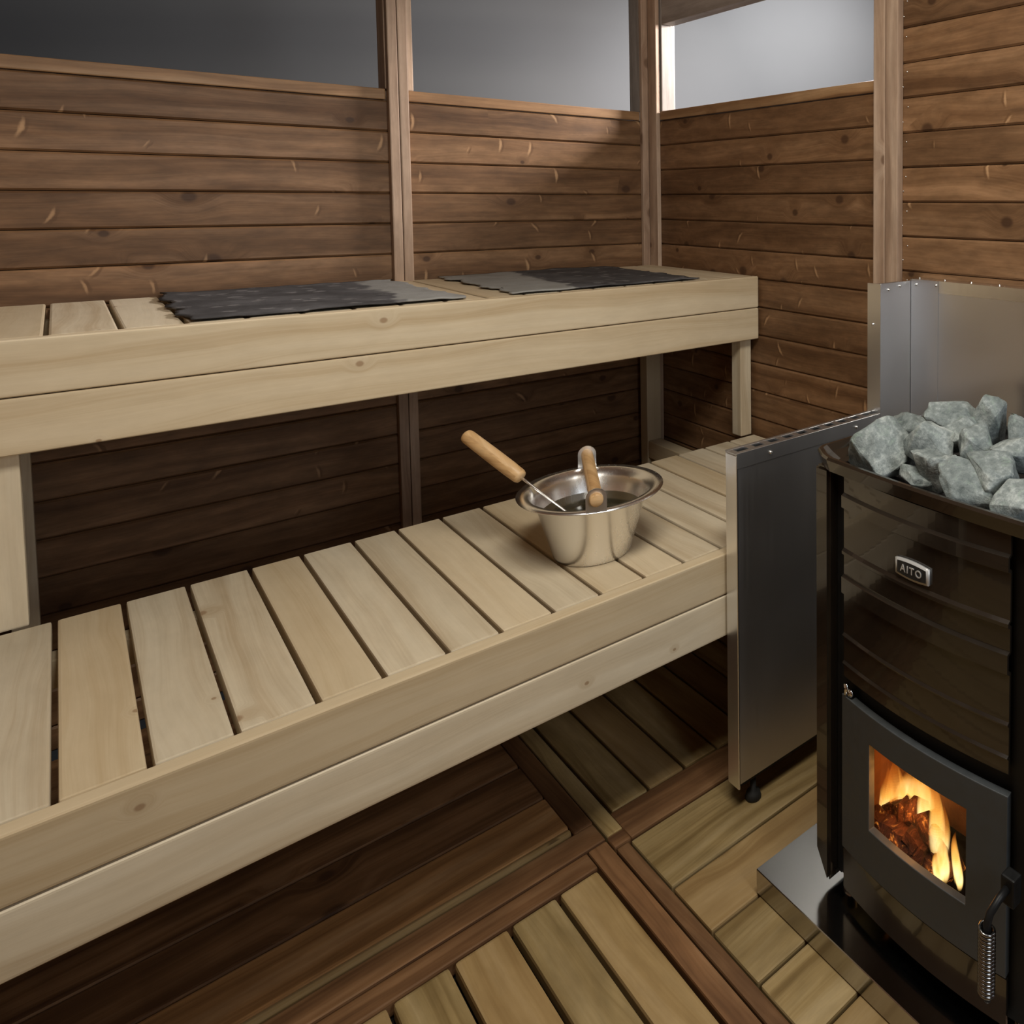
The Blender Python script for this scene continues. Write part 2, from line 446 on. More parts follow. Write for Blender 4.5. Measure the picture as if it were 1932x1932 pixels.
# floor
fl = MB()
T = -.028
def fb(x0, x1, y0, y1, ax, mat=0, bev=.004, top=0.0): fl.box(x0, x1, y0, y1, T + top, top, ax, bev, mat=mat)
ys = [-1.0585, -.931, -.804, -.677, -.55, -.423, -.296, -.169, -.042]
fb(-1.99, -.8205, -1.0585, -1.0445, 0, 0, .006, .003)
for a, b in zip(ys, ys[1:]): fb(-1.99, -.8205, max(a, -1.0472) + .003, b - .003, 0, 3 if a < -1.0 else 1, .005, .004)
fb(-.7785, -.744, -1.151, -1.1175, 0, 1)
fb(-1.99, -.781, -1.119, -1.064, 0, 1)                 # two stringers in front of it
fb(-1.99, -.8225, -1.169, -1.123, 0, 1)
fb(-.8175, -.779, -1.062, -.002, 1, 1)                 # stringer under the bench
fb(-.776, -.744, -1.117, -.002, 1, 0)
xs = [-.740, -.654, -.566, -.480, -.393, -.306, -.219, -.132, -.045, 0]
for a, b in zip(xs, xs[1:]): fb(a + .003, b - .003, -1.0615, -.002, 1, 0)
fb(-.744, -.002, -1.151, -1.065, 0, 1)
yy = [-1.155 - .1235 * 0, -1.307, -1.431, -1.5585, -1.682, -1.806, -1.93, -2.054, -2.178, -2.302, -2.426, -2.55]
for a, b in zip(yy, yy[1:]): fb(-.749, -.002, b + .003, a - .003, 0, 0)
fb(-.8195, -.7825, -2.55, -1.122, 1, 1)
fb(-.7785, -.753, -2.55, -1.155, 1, 1)
xs = [-.823, -.9025, -.9865, -1.079, -1.168, -1.256, -1.344, -1.432, -1.52, -1.608, -1.696, -1.784, -1.872, -1.99]
for a, b in zip(xs, xs[1:]): fb(b + .004, a - .004, -2.55, -1.1735, 1, 0, .006)
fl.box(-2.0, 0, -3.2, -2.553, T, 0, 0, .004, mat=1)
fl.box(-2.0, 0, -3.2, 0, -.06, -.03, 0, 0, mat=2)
tag(fl.build('floor', [M['deck'], M['beam'], M['shadow'], M['rust_lit']]), kind='structure')

# ------------------------------------------------------------------ benches
def bench(name, label, x0, x1, yf, yr, ztop, bh, gaps, legs, rails, group='sauna benches'):
    t = empty(name, ((x0 + x1) / 2, yf, 0))
    tag(t, label, 'bench', group)
    s = MB()
    gs = [x0] + sorted(gaps) + [x1]
    for a, b in zip(gs, gs[1:]):
        s.box(a + .0035, b - .0035, yf + .0295, yr, ztop - .027, ztop, 1, .0035)
    s.box(x0, x1, yr - .10, yr - .06, ztop - .075, ztop - .0275, 0, .002)
    s.box(x0, x1, yf + .030, yf + .065, ztop - .075, ztop - .0275, 0, .002)
    s.build('slatted_seat', [M['pine']], t)
    for z1 in (ztop, ztop - bh - .002):
        f = MB(); f.box(x0, x1, yf, yf + .028, z1 - bh, z1, 0, .005, seg=3)
        f.build('front_board', [M['pine']], t)
    for (a, b, c, d, z0, z1) in legs:
        l = MB(); l.box(a, b, c, d, z0, z1, 2, .003); l.build('leg', [M['pine']], t)
    for (a, b, c, d, z0, z1) in rails:
        l = MB(); l.box(a, b, c, d, z0, z1, 1, .003); l.build('rail', [M['pine']], t)
    return t
ug = [-1.5 + .0885 * i for i in range(-4, 17)]
ug = [-1.4995, -1.4065, -1.318, -1.229, -1.14, -1.051, -.962, -.873, -.784, -.695, -.606, -.517, -.428, -.339, -.25, -.161, -.074, -1.589, -1.678, -1.767, -1.86]
bench('sauna_bench', 'high pale wooden bench along the back wall with two dark seat covers on it', -1.95, -.006, -.6195, -.016, 1.0155, .0943, ug,
      [(-.054, -.014, -.59, -.545, .5255, .938), (-1.580, -1.5375, -.59, -.545, .5255, .938),
       (-.072, -.018, -.075, -.03, .001, .94), (-1.580, -1.5375, -.075, -.03, .001, .94)],
      [(-.070, -.022, -.545, -.076, .345, .405)])
lg = [-1.6845, -1.597, -1.5081, -1.4225, -1.3356, -1.2438, -1.1603, -1.0713, -.9891, -.9001, -.8125, -.7235, -.6358, -.5462, -.4577, -.3692, -.2807, -.1922, -.1037, -1.772, -1.86]
bench('sauna_bench', 'low pale slatted wooden bench in front with the steel bucket standing on it', -1.95, -.006, -1.2079, -.596, .525, .0855, lg,
      [(-.06, -.016, -1.175, -1.13, .001, .45), (-.06, -.016, -.70, -.655, .001, .45), (-1.94, -1.896, -1.175, -1.13, .001, .45), (-1.94, -1.896, -.70, -.655, .001, .45)],
      [])

# seat covers lying on the high bench
def cover(label, x0, x1, y0, y1, mat, seed, slant):
    m = MB(); nx, ny = 60, 34
    rr = random.Random(seed)
    def fn(u, v):
        x = x0 + (x1 - x0) * u; y = y0 + (y1 - y0) * v
        edge = min(u, 1 - u, v, 1 - v)
        j = noise.noise(Vector((x * 14 + seed, y * 14, 0))) * .012 + noise.noise(Vector((x * 45 + seed, y * 45, 3))) * .006
        if u < .02: x += j * 1.6
        if u > .98: x += j * 1.6
        if v < .02: y += abs(j) * .35
        x += slant * (v - .5)
        z = 1.0155 + .0035 + max(0, noise.noise(Vector((x * 7, y * 7, seed)))) * .006 + max(0, noise.noise(Vector((x * 22, y * 22, seed)))) * .003
        return (x, y, z)
    m.grid(fn, [i / nx for i in range(nx + 1)], [i / ny for i in range(ny + 1)], rnd=0.0)
    o = m.build('seat_cover', [mat])
    md = o.modifiers.new('thickness', 'SOLIDIFY'); md.thickness = .003; md.offset = 1
    return tag(o, label, 'seat cover', 'seat covers on the high bench')
M['cloth1'] = cloth_mat('charcoal_cloth_grey_end_right', (-.915, -.935, 0, 1))
M['cloth2'] = cloth_mat('charcoal_cloth_grey_end_left', (-.545, -.525, 0, 1))
cover('left dark charcoal seat cover with small pale patches and a grey right end', -1.318, -.835, -.588, -.014, M['cloth1'], 3, -.006)
cover('right black seat cover with a grey left end lying nearer the corner', -.715, -.195, -.585, -.018, M['cloth2'], 8, .01)

# ------------------------------------------------------------------ bucket, water, ladle
BC = Vector((-.7385, -1.0, .5252))
bk = empty('water_bucket', BC); tag(bk, 'stainless steel bucket with a wooden bar handle standing on the low bench', 'bucket')
m = MB()
prof = [(.0, 0), (.073, 0), (.0765, .003), (.078, .010), (.108, .108), (.1115, .117), (.129, .1285), (.1405, .1295), (.1410, .1315), (.129, .1320), (.1115, .122), (.106, .112), (.0755, .011), (.074, .006), (0, .005)]
prof = [(.0, 0), (.0735, 0), (.0762, .002), (.0775, .008), (.1085, .116), (.1225, .1290), (.1418, .1300), (.1424, .1316), (.1225, .1326), (.1065, .117), (.0755, .010), (.074, .006), (0, .005)]
m.lathe(prof, 96, center=BC)
m.build('bowl', [M['steel_bright']], bk)
ax = Vector((.130, .3067, 0)).normalized()
sd = Vector((-ax.y, ax.x, 0))
for s in (-1, 1):
    base = BC + ax * (.1385 * s) + Vector((0, 0, .131))
    pts = []
    for k in range(13):
        a = PI * k / 12
        pts.append((math.cos(a) * .019, .028 + math.sin(a) * .019))
    pts = [(.019, .0)] + pts + [(-.019, .0)]
    b = bmesh.new()
    A = [b.verts.new(base + sd * p[0] + Vector((0, 0, p[1])) - ax * .0012) for p in pts]
    B = [b.verts.new(base + sd * p[0] + Vector((0, 0, p[1])) + ax * .0012) for p in pts]
    b.faces.new(A); b.faces.new(B[::-1])
    for i in range(len(pts)): b.faces.new((A[i], B[i], B[(i + 1) % len(pts)], A[(i + 1) % len(pts)]))
    bmesh.ops.recalc_face_normals(b, faces=b.faces[:]); b.normal_update()
    e = MB(); e.add(b, 2, .5); e.build('ear', [M['steel']], bk)
m = MB()
h0 = BC + Vector((0, 0, .131 + .027))
n = 14
m.tube([h0 + ax * t for t in [-.1505, -.149, -.144] + [-.14 + .28 * i / n for i in range(1, n)] + [.143, .1475]],
       [.0105, .0122, .0128] + [.0128] * (n - 1) + [.0125, .011], 20, axis=1, rnd=.3)
m.build('handle', [M['handle_wood']], bk)

m = MB()
m.lathe([(0, 0), (.05, 0.0), (.0985, 0.0), (.0995, -.003), (0, -.02)], 64, center=BC + Vector((0, 0, .0885)))
tag(m.build('water', [M['water']]), 'dark greenish water in the steel bucket', 'water', kind='stuff')

P0 = Vector((-.7845, -.9866, .6140)); P1 = Vector((-.8285, -.908, .6665)); D = P1 - P0
# the shaft rests on the rim: shift so that it really touches it
ld = empty('ladle', P0); tag(ld, 'sauna ladle with thick wooden handle leaning over the bucket rim', 'ladle')
m = MB(); m.tube([P0 - D * .25, P0, P1, P0 + D * 1.35], [.0026, .0026, .0026, .0030], 10); m.build('wire_shaft', [M['steel_bright']], ld)
m = MB()
ts = [1.17, 1.19, 1.24, 1.5, 1.9, 2.3, 2.6, 2.66, 2.69]
m.tube([P0 + D * t for t in ts], [.008, .0125, .0145, .0155, .0155, .0150, .0145, .013, .009], 24, axis=1, rnd=.8)
m.build('handle', [M['handle_wood']], ld)

# ------------------------------------------------------------------ hearth plate
hp = MB()
hp.box(-.651, -.06, -2.45, -1.425, .002, .0465, 1, .0012, seg=1)
tag(hp.build('hearth_plate', [M['steel_mirror']]), 'shiny steel floor plate under the stove', 'floor plate')

# ------------------------------------------------------------------ heat shields
t = empty('heat_shield', (-.35, -1.23, 0)); tag(t, 'low free-standing steel heat shield between the low bench and the stove', 'heat shield')
y0, y1 = -1.2525, -1.2155
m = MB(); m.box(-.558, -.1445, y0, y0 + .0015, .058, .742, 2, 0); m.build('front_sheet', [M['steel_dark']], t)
m = MB(); m.box(-.558, -.1445, y1 - .0015, y1, .058, .742, 2, 0); m.build('rear_sheet', [M['steel']], t)
m = MB(); m.box(-.5602, -.556, y0, y1, .047, .738, 2, .001, seg=1); m.build('end_sheet', [M['steel']], t)
m = MB()
m.box(-.5605, -.1445, y0 - .0012, y0 + .010, .7385, .7430, 0, .0008, seg=1)
m.box(-.5605, -.1445, y1 - .008, y1 + .0012, .7385, .7430, 0, .0008, seg=1)
m.box(-.5605, -.1445, y0 - .0014, y0 - .0002, .712, .7430, 0, .0004, seg=1)
for i in range(10):
    xx = -.5605 + .0405 * i
    m.box(xx, xx + (.016 if i else .012), y0 + .008, y1 - .006, .7385, .7427, 0, .0005, seg=1)
m.build('slotted_cap', [M['steel_dark']], t)
m = MB(); m.box(-.553, -.147, y0 + .003, y1 - .003, .05, .70, 2, 0); m.build('dark_slot_filler', [M['black']], t)  # black block added so the hollow looks dark through the cap slots
for x in (-.475, -.225):
    b = bmesh.new(); bmesh.ops.create_uvsphere(b, u_segments=12, v_segments=8, radius=.0038)
    m = MB(); m.add(b, 2, .5, 0, True, Matrix.Translation((x, y0 - .002, .727))); m.build('screw', [M['screw']], t)
for x in (-.515, -.19):
    m = MB(); m.lathe([(0, 0), (.016, 0), (.017, .004), (.014, .014), (.006, .018), (.006, .060), (0, .060)], 24, center=(x, -1.240, .001))
    m.build('foot', [M['rubber']], t)

t = empty('heat_shield', (-.06, -1.6, 0)); tag(t, 'tall steel corner heat shield on the right wall behind the stove stones', 'heat shield')
m = MB(); m.box(-.1425, -.1405, -1.2525, -1.2095, .05, 1.0495, 2, .0005, seg=1); m.box(-.1412, -.032, -1.2115, -1.2095, .05, 1.045, 2, 0)
m.build('end_sheet', [M['steel']], t)
m = MB(); m.box(-.1405, -.0345, -1.2525, -1.2508, .05, 1.05, 2, 0); m.build('side_sheet', [M['steel']], t)
m = MB(); m.box(-.0345, -.033, -1.3375, -1.2525, .05, 1.0535, 2, 0); m.box(-.0345, -.0325, -1.2535, -1.2508, .05, 1.054, 2, 0); m.build('corner_flange', [M['steel']], t)
m = MB(); m.box(-.0325, -.0312, -2.45, -1.2545, .05, 1.0535, 2, 0); m.box(-.0312, -.022, -2.45, -1.2545, .06, 1.045, 1, 0); m.build('wall_sheet', [M['steel']], t)
m = MB(); m.box(-.0338, -.0325, -2.45, -1.3385, 1.026, 1.0535, 1, 0); m.box(-.0338, -.0025, -2.45, -1.2545, 1.0535, 1.0547, 1, 0); m.build('top_rail', [M['steel_bright']], t)
def dot(p, r=.0035):
    b = bmesh.new(); bmesh.ops.create_uvsphere(b, u_segments=12, v_segments=8, radius=r)
    m = MB(); m.add(b, 2, .5, 0, True, Matrix.Translation(p)); return m.build('screw', [M['screw']], t)
for p in [(-.115, -1.2535, 1.034), (-.075, -1.2535, 1.04), (-.0352, -1.270, 1.042), (-.0352, -1.331, 1.044), (-.1432, -1.228, .952)]: dot(p)
for i in range(9): dot((-.012, -1.262 - .078 * i, 1.0555), .003)

# ------------------------------------------------------------------ stove
YC, HW = -1.748, .207
def xf(y, b=.022): return -.578 - b * (1 - ((y - YC) / HW) ** 2)
st = empty('sauna_stove', (-.35, YC, .047)); tag(st, 'black wood-burning sauna stove with a glass fire door, standing on a steel plate', 'stove')
def lerp(a, b, n): return [a + (b - a) * i / n for i in range(n + 1)]

for s in (0, 1):      # side panels with tapered foot
    mir = lambda y: (2 * YC - y) if s else y
    m = MB(); m.prism([(mir(-1.513), .105), (mir(-1.513), .792), (mir(-1.5485), .792), (mir(-1.5485), .058), (mir(-1.540), .058)], -.588, -.13, 0, bev=.005)
    m.build('side_panel', [M['enamel']], st)
m = MB()
m.grid(lambda y, z: (xf(y) + .013, y, z), sorted(set(lerp(-1.946, -1.55, 24) + [-1.855, -1.649])), [.075, .13, .216, .26, .31, .373, .41, .46, .6, .78],
       skip=lambda y, z: -1.855 < y < -1.649 and .216 < z < .373, smooth=False, flip=True)
m.box(-.15, -.13, -1.947, -1.549, .07, .78, 2, .001)
m.box(-.568, -.13, -1.560, -1.5495, .07, .78, 2, .001); m.box(-.568, -.13, -1.9465, -1.936, .07, .78, 2, .001)
m.build('inner_casing', [M['black']], st)

# front panel with pressed ribs
ribs = [(.790, 0), (.7605, .0), (.757, .006), (.737, .006), (.733, 0), (.667, 0), (.663, .005), (.658, .005), (.654, 0), (.622, 0), (.619, .006), (.592, .006), (.588, 0),
        (.521, 0), (.518, .004), (.513, 0), (.473, 0), (.470, .004), (.466, 0), (.446, 0), (.443, -.002)]
m = MB()
zs = [r[0] for r in ribs]
def fp(y, i):
    z, o = ribs[i]; return (xf(y) - o, y, z)
us = lerp(-1.584, -1.912, 24)
m.grid(fp, us, list(range(len(ribs))), smooth=False, flip=True)
o = m.build('front_panel', [M['enamel']], st)
md = o.modifiers.new('thickness', 'SOLIDIFY'); md.thickness = .006; md.offset = -1
m = MB(); m.grid(lambda y, z: (xf(y) + .006, y, z), lerp(-1.584, -1.912, 16), [.072, .076, .1, .140, .143], smooth=False, flip=True)
o = m.build('ash_panel', [M['enamel']], st); md = o.modifiers.new('thickness', 'SOLIDIFY'); md.thickness = .006; md.offset = -1

# door
wy0, wy1, wz0, wz1 = -1.849, -1.655, .222, .367
ysd = sorted(set(lerp(-1.914, -1.583, 26) + [wy0, wy1])); zsd = [.148, .18, wz0, .26, .31, wz1, .39, .416]
def fd(y, z): return (xf(y, .022) - .004, y, z)
m = MB(); m.grid(fd, ysd, zsd, skip=lambda y, z: wy0 < y < wy1 and wz0 < z < wz1, smooth=False, flip=True)
door = m.build('fire_door', [M['door_iron']], st)
md = door.modifiers.new('thickness', 'SOLIDIFY'); md.thickness = .013; md.offset = -1
bvm = door.modifiers.new('edge', 'BEVEL'); bvm.width = .003; bvm.segments = 2; bvm.limit_method = 'ANGLE'; bvm.angle_limit = math.radians(50)
w = NT('door_glass')
gl = w.new('BsdfGlossy'); gl.inputs['Roughness'].default_value = .05
tr = w.new('BsdfTransparent'); tr.inputs[0].default_value = (.97, .95, .92, 1)
mx = w.new('MixShader'); mx.inputs[0].default_value = .04
w.t.links.new(tr.outputs[0], mx.inputs[1]); w.t.links.new(gl.outputs[0], mx.inputs[2])
M['glass'] = w.done(mx.outputs[0])
m = MB(); m.grid(lambda y, z: (xf(y, .022) + .010, y, z), lerp(wy0 - .006, wy1 + .006, 12), [wz0 - .006, wz1 + .006]); m.build('glass_pane', [M['glass']], door)
for dz in (0,):
    m = MB(); m.tube([(-.588, -1.592, .418), (-.588, -1.592, .436)], .0045, 12); m.tube([(-.592, -1.603, .4245), (-.585, -1.603, .4245)], .006, 12); m.build('hinge_pin', [M['chrome']], door)
hd = MB()
hd.box(-.618, -.598, -1.944, -1.922, .288, .328, 2, .003)
hd.tube([(-.612, -1.932, .312), (-.634, -1.931, .308), (-.650, -1.928, .297), (-.654, -1.926, .283), (-.654, -1.926, .18), (-.651, -1.926, .176)], .0055, 12)
handle = hd.build('door_handle', [M['black']], door)
m = MB(); pts = []
for i in range(17 * 12 + 1):
    a = 2 * PI * i / 12
    pts.append((-.654 +   .0100 * math.cos(a), -1.926 + .0100 * math.sin(a), .279 - .092 * i / (17 * 12)))
m.tube(pts, .0024, 6); m.build('spring_grip', [M['coil']], door)

# badge
by0, by1, bz0, bz1 = -1.781, -1.715, .6755, .6995
def curv(a): return .0028 * (1 - (2 * a - 1) ** 2)
bdg = MB()
def badge_face(off, inset, h):
    return lambda y, t: (xf(y) - off, y, (bz0 - curv((y - by0) / (by1 - by0)) + inset) * (1 - t) + (bz1 + curv((y - by0) / (by1 - by0)) - inset) * t)
bdg.grid(badge_face(.0045, 0, 0), lerp(by0, by1, 12), [0, 1], flip=True)
o = bdg.build('badge', [M['silver']], st); md = o.modifiers.new('thickness', 'SOLIDIFY'); md.thickness = .004; md.offset = -1
m = MB(); m.grid(badge_face(.0053, .0034, 0), lerp(by0 + .0045, by1 - .0045, 12), [0, 1]); f = m.build('badge_field', [M['badge_dark']], o)
cu = bpy.data.curves.new('badge_lettering', 'FONT'); cu.body = 'AITO'; cu.size = .0155; cu.align_x = 'CENTER'; cu.align_y = 'CENTER'; cu.extrude = .0004; cu.space_character = 1.25
cu.offset = .0002
cu.materials.append(M['silver'])
to = bpy.data.objects.new('badge_text', cu); link(to)
bpy.context.view_layer.update()
lme = bpy.data.meshes.new_from_object(to.evaluated_get(bpy.context.evaluated_depsgraph_get()))
bpy.data.objects.remove(to)
to = bpy.data.objects.new('badge_lettering', lme); link(to, o)
to.rotation_euler = (PI / 2, 0, -PI / 2)
to.location = Vector((xf(-1.748) - .0060, -1.748, .6875)) - st.location - o.location

# stone hopper rim
m = MB()
lip = [(-.14, -1.500), (-.560, -1.500), (-.574, -1.506), (-.592, -1.5345), (-.600, -1.556)] + [(-.600 - .006 * math.sin(PI * i / 10), -1.556 + (-1.940 + 1.556) * i / 10) for i in range(1, 10)] + \
      [(-.600, -1.940), (-.592, -1.9615), (-.574, -1.990), (-.560, -1.996), (-.14, -1.996)]
def ring(off, z, dx=0.0):
    out = []
    for x, y in lip:
        fx = (x - (-.36)) / .24; fy = (y - YC) / .248
        out.append((x + off * (1 if x < -.3 else 0) + dx, y - math.copysign(off, fy) * min(1, abs(fy) * 1.4), z))
    return out
rings = [ring(.030, .775), ring(.012, .788), ring(.004, .7925), ring(.0, .812), ring(.002, .8165), ring(.007, .8165), ring(.014, .805), ring(.045, .765)]
rings[0] = ring(.02, .786)
b = bmesh.new(); RV = [[b.verts.new(p) for p in r] for r in rings]
for A, B in zip(RV, RV[1:]):
    for i in range(len(A) - 1): b.faces.new((A[i], A[i + 1], B[i + 1], B[i]))
bmesh.ops.recalc_face_normals(b, faces=b.faces[:]); b.normal_update()
m.add(b, 1, .5, 0, False)
m.build('hopper_rim', [M['enamel']], st)
m = MB(); m.box(-.56, -.14, -1.955, -1.541, .762, .770, 1, 0); m.build('stone_bed', [M['black']], st)
for (x, y) in [(-.555, -1.575), (-.555, -1.92), (-.18, -1.575), (-.18, -1.92)]:
    m = MB(); m.lathe([(0, 0), (.016, 0), (.017, .004), (.010, .007), (.010, .032), (0, .032)], 20, center=(x, y, .0468)); m.build('foot', [M['chrome']], st)
# firebox
w = NT('firebrick')
tc = w.new('TexCoord'); nn = w.noise(tc.outputs['Object'], 18, 4, .6)
bb = w.bsdf(Base_Color=w.ramp(nn, [(.3, (.13, .045, .016)), (.7, (.32, .12, .04))]), Roughness=.9)
M['brick'] = w.done(bb.outputs[0])
m = MB()
X0, X1, Y0, Y1, Z0, Z1 = -.572, -.44, -1.888, -1.612, .160, .402
m.box(X1, X1 + .01, Y0, Y1, Z0, Z1, 1, 0); m.box(X0, X1, Y0 - .01, Y0, Z0, Z1, 1, 0); m.box(X0, X1, Y1, Y1 + .01, Z0, Z1, 1, 0)
m.box(X0, X1, Y0, Y1, Z0 - .01, Z0, 1, 0, mat=1); m.box(X0, X1, Y0, Y1, Z1, Z1 + .01, 1, 0)
m.build('firebox', [M['brick'], M['black']], st)

# burning logs and flames
w = NT('burning_log')
tc = w.new('TexCoord'); n1 = w.noise(tc.outputs['Object'], 40, 4, .65, 1.0); n2 = w.noise(tc.outputs['Object'], 130, 3, .6)
col = w.ramp(n1, [(.35, (.03, .008, .004)), (.6, (.13, .04, .018)), (.75, (.3, .12, .05))])
em = w.maprange(w.math('ADD', w.math('MULTIPLY', n1, .6), w.math('MULTIPLY', n2, .4)), .54, .70, 0, 1)
bb = w.bsdf(Base_Color=col, Roughness=.9, Normal=w.bump(n1, .9, .006))
w.set(bb.inputs['Emission Color'], w.ramp(n2, [(.3, (.9, .10, .01)), (.7, (1, .35, .05))])); w.set(bb.inputs['Emission Strength'], w.math('MULTIPLY', em, 1.1))
M['log'] = w.done(bb.outputs[0])
def wp(yw, zw, d): return (-.597 + d, yw + .85 * d, zw - 1.07 * d)
logs = [(wp(-1.660, .240, .050), wp(-1.785, .246, .050), .027, 'dark charred log lying lowest in the fire behind the glass'),
        (wp(-1.690, .268, .085), wp(-1.765, .312, .080), .025, 'charred log leaning at the back of the fire'),
        (wp(-1.772, .318, .070), wp(-1.835, .248, .062), .022, 'split charred log sloping down to the right in the fire'),
        (wp(-1.735, .262, .045), wp(-1.800, .226, .045), .019, 'thin glowing log at the front of the fire')]
for a, c, r, lab in logs:
    a, c = Vector(a), Vector(c); m = MB(); k = 9
    P = [a.lerp(c, i / k) + Vector((noise.noise(Vector((i * .9, r * 99, 1))), noise.noise(Vector((i * .9, r * 99, 2))), noise.noise(Vector((i * .9, r * 99, 4))))) * .006 for i in range(k + 1)]
    m.tube(P, [r * (.86 + .3 * random.random()) for i in range(k + 1)], 7, smooth=False)
    tag(m.build('firewood_log', [M['log']]), lab, 'firewood log', 'logs burning in the stove')

w = NT('flame')
tc = w.new('TexCoord'); sp = w.new('SeparateXYZ'); w.t.links.new(tc.outputs['Generated'], sp.inputs[0])
mp = w.new('Mapping'); mp.inputs['Scale'].default_value = (60, 60, 14); w.t.links.new(tc.outputs['Object'], mp.inputs[0])
nn = w.noise(mp.outputs[0], 1, 3, .6)
fat = w.new('Attribute', attribute_name='rnd')
hgt0 = fat.outputs['Fac']
hgt = w.math('ADD', hgt0, w.math('MULTIPLY', w.math('SUBTRACT', nn, .5), .35))
colr = w.ramp(hgt, [(.0, (1, .55, .12)), (.25, (1, .78, .34)), (.5, (1, .50, .09)), (.78, (.95, .24, .02)), (1, (.6, .08, .005))])
lw = w.new('LayerWeight'); lw.inputs[0].default_value = .42
core = w.maprange(lw.outputs['Facing'], .0, .72, 1, 0)
al = w.math('MULTIPLY', core, w.math('MULTIPLY', w.maprange(hgt, .35, 1.0, 1, .0), w.maprange(hgt0, 0, .15, 0, 1)))
al = w.math('MULTIPLY', al, w.maprange(nn, .25, .55, .45, 1), clamp=True)
e = w.new('Emission'); w.set(e.inputs[0], colr); w.set(e.inputs[1], w.maprange(hgt, 0, .9, 2.3, .9))
tr = w.new('BsdfTransparent'); mx = w.new('MixShader'); w.set(mx.inputs[0], al)
w.t.links.new(tr.outputs[0], mx.inputs[1]); w.t.links.new(e.outputs[0], mx.inputs[2])
M['flame'] = w.done(mx.outputs[0])
fm = MB()
flames = [wp(-1.686, .268, .085) + (.088, .015), wp(-1.700, .262, .090) + (.075, .015), wp(-1.676, .262, .080) + (.060, .011), wp(-1.716, .285, .095) + (.070, .014),
          wp(-1.778, .285, .070) + (.110, .016), wp(-1.795, .268, .055) + (.115, .014), wp(-1.808, .262, .050) + (.090, .012), wp(-1.802, .232, .030) + (.050, .010), wp(-1.812, .240, .034) + (.065, .010),
          wp(-1.836, .252, .040) + (.072, .007), wp(-1.842, .245, .045) + (.055, .007), wp(-1.735, .305, .105) + (.085, .022), wp(-1.765, .310, .105) + (.085, .022), wp(-1.705, .275, .105) + (.100, .022)]
for (x, y, z, h, r) in flames:
    h *= 1.25; r *= 1.2
    P = []; R = []; k = 36
    for i in range(k + 1):
        tt = i / k
        sw = .012 * math.sin(tt * 4.5 + x * 90 + y * 60) * tt
        P.append((x + sw * .4, y + sw, z - .012 + h * tt)); R.append(max(.0006, r * (math.sin(PI * min(1, tt * .93 + .13)) ** .9) * (1 - .35 * tt)))
    fm.tube(P, R, 14)
    zlo = P[0][2]
    for fc in fm.last: fc[fm.rn] = (fc.calc_center_median().z - zlo) / h
tag(fm.build('fire', [M['flame']]), 'orange and yellow flames behind the stove door glass', 'fire', kind='stuff')

# ------------------------------------------------------------------ sauna stones
def stone(label, c, size, seed, rot):
    rr = random.Random(seed)
    b = bmesh.new()
    n = rr.randint(10, 13)
    for i in range(n):
        p = Vector((rr.gauss(0, 1), rr.gauss(0, 1), rr.gauss(0, 1))).normalized()
        k = max(abs(p.x), abs(p.y), abs(p.z))
        b.verts.new(p / k ** .55 * rr.uniform(.88, 1.08))
    for p in ((1, 0, 0), (-1, 0, 0), (0, 1, 0), (0, -1, 0), (0, 0, 1), (0, 0, -1)):
        b.verts.new(Vector(p) * rr.uniform(.7, .95) + Vector((rr.uniform(-.35, .35), rr.uniform(-.35, .35), rr.uniform(-.35, .35))))
    res = bmesh.ops.convex_hull(b, input=b.verts[:])
    bmesh.ops.delete(b, geom=[v for v in b.verts if not v.link_faces], context='VERTS')
    bmesh.ops.dissolve_limit(b, angle_limit=.30, verts=b.verts[:], edges=b.edges[:])
    bmesh.ops.bevel(b, geom=b.edges[:], offset=.07, segments=2, affect='EDGES', profile=.5)
    bmesh.ops.triangulate(b, faces=b.faces[:])
    bmesh.ops.subdivide_edges(b, edges=b.edges[:], cuts=2, use_grid_fill=True)
    bmesh.ops.triangulate(b, faces=b.faces[:])
    R = Matrix.Rotation(rot[2], 4, 'Z') @ Matrix.Rotation(rot[1], 4, 'Y') @ Matrix.Rotation(rot[0], 4, 'X')
    for v in b.verts:
        p = v.co.copy()
        d = noise.noise(p * 2.2 + Vector((seed, 0, 0))) * .10 + noise.noise(p * 5 + Vector((0, seed, 0))) * .05 + noise.noise(p * 13 + Vector((0, seed, 9))) * .018
        p = p * (1 + d)
        v.co = R @ (Vector((p.x * size[0], p.y * size[1], p.z * size[2])) * 1.16)
    b.normal_update()
    m = MB(); m.add(b, 0, .5, 0, True)
    o = m.build('sauna_stone', [M['stone']])
    o.location = c
    return tag(o, label, 'stone', 'stones heaped on the stove')
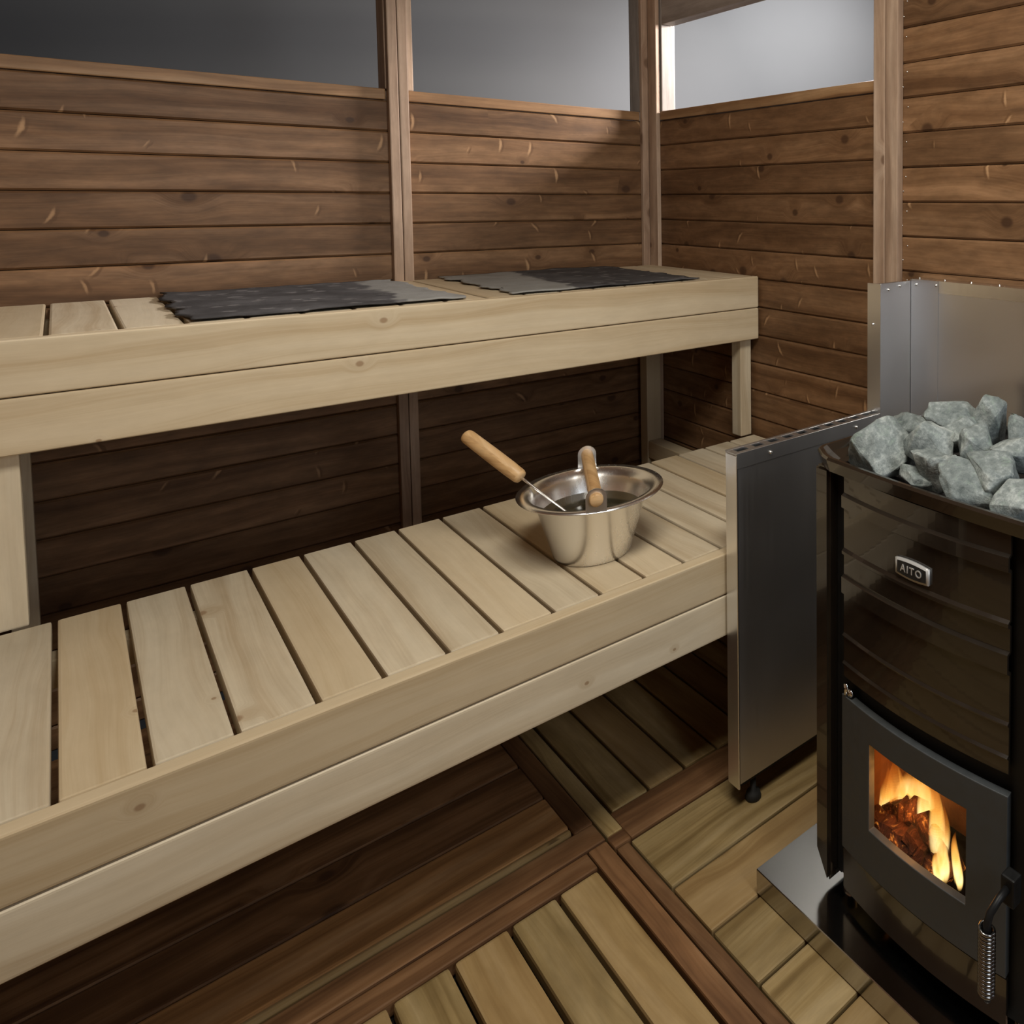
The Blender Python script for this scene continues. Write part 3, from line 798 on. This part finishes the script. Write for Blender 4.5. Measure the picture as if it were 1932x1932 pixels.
S = [
 ('large rounded stone with a sloping flat face at the left end of the stone heap', (-.520, -1.606, .818), (.052, .050, .046), 11, (.3, .5, .4)),
 ('wide flat stone behind the large left one, nearest the steel corner', (-.425, -1.615, .838), (.045, .048, .026), 22, (.1, .2, .9)),
 ('broad stone at the back of the heap, left of the topmost one', (-.402, -1.668, .866), (.045, .046, .024), 33, (.2, -.2, .3)),
 ('topmost upright stone at the back right of the heap', (-.385, -1.732, .866), (.038, .034, .036), 44, (.5, .2, .6)),
 ('blocky flat-faced stone in the middle of the heap', (-.492, -1.691, .838), (.044, .048, .034), 55, (.2, .6, .1)),
 ('upright stone right of the middle, with a dark gap on its left', (-.462, -1.770, .850), (.032, .032, .034), 66, (.7, .1, .2)),
 ('triangular stone in front of the middle block', (-.532, -1.742, .824), (.034, .044, .030), 77, (.1, .8, .5)),
 ('small low stone at the front rim, right of the large left one', (-.546, -1.708, .803), (.022, .032, .016), 88, (.2, .1, .3)),
 ('long wedge-shaped stone along the front rim', (-.556, -1.815, .812), (.030, .056, .032), 99, (.5, .2, -.25)),
 ('large pale stone behind the long front wedge', (-.512, -1.832, .836), (.042, .046, .032), 111, (.3, .3, .9)),
 ('pale stone at the right edge of the picture, just above the large pale one', (-.446, -1.828, .850), (.036, .030, .028), 122, (.4, .7, .2)),
 ('shaded stone between the broad back stone and the upright one', (-.432, -1.715, .852), (.030, .032, .026), 133, (.6, .2, .2)),
 ('front stone at the far right of the rim, past the long wedge', (-.548, -1.893, .817), (.034, .034, .032), 166, (.2, .4, .9)),
 ('back stone at the picture edge, right of the topmost stone', (-.372, -1.800, .855), (.036, .036, .030), 177, (.1, .4, .3)),
]
for a in S: stone(*a)

# ------------------------------------------------------------------ lights
def area(name, loc, target, size, energy, col, sy=None):
    l = bpy.data.lights.new(name, 'AREA'); l.energy = energy; l.color = col; l.size = size
    if sy: l.shape = 'RECTANGLE'; l.size_y = sy
    o = bpy.data.objects.new(name, l); o.location = loc
    o.rotation_euler = (Vector(target) - Vector(loc)).to_track_quat('-Z', 'Y').to_euler()
    return link(o)
area('ceiling_light', (-.98, -1.75, 2.12), (-.95, -1.0, .4), .8, 33, (1, .945, .83), .6)
area('front_light', (-.75, -3.0, 1.35), (-1.0, -.7, .5), .3, 8, (.92, .96, 1), .8)
area('window_light', (.74, -.42, 1.96), (-.45, .0, 1.3), .24, 48, (1, .95, .92))
area('studio_light', (1.05, .2, 2.9), (1.25, 1.0, 1.5), .6, 9.5, (1, 1, 1)).data.spread = 1.5
l = bpy.data.lights.new('fire_glow', 'POINT'); l.energy = .28; l.color = (1, .42, .10); l.shadow_soft_size = .03
o = bpy.data.objects.new('fire_glow', l); o.location = wp(-1.74, .315, .045); link(o)

wd = bpy.data.worlds.new('World'); scene.world = wd; wd.use_nodes = True
wd.node_tree.nodes['Background'].inputs[0].default_value = (.5, .52, .55, 1)
wd.node_tree.nodes['Background'].inputs[1].default_value = .02

# ------------------------------------------------------------------ camera
cam = bpy.data.cameras.new('camera'); co = bpy.data.objects.new('camera', cam); link(co)
yaw, pitch, roll = math.radians(45.94059339), math.radians(3.25473747), math.radians(.10188083)
F, CX, CY = 1476.8742, 1634.1997, 462.91
f = Vector((math.sin(yaw) * math.cos(pitch), math.cos(yaw) * math.cos(pitch), -math.sin(pitch)))
r = Vector((math.cos(yaw), -math.sin(yaw), 0)); u = r.cross(f)
r2 = r * math.cos(roll) + u * math.sin(roll); u2 = -r * math.sin(roll) + u * math.cos(roll)
R = Matrix((r2, u2, -f)).transposed()
co.matrix_world = Matrix.Translation((-1.4779, -2.4973, 1.2443)) @ R.to_4x4()
cam.sensor_width = 36; cam.lens = 36 * F / 1932
cam.shift_x = (966 - CX) / 1932; cam.shift_y = (CY - 966) / 1932
cam.clip_start = .01
scene.camera = co
scene.view_settings.view_transform = 'Standard'
scene.view_settings.look = 'None'
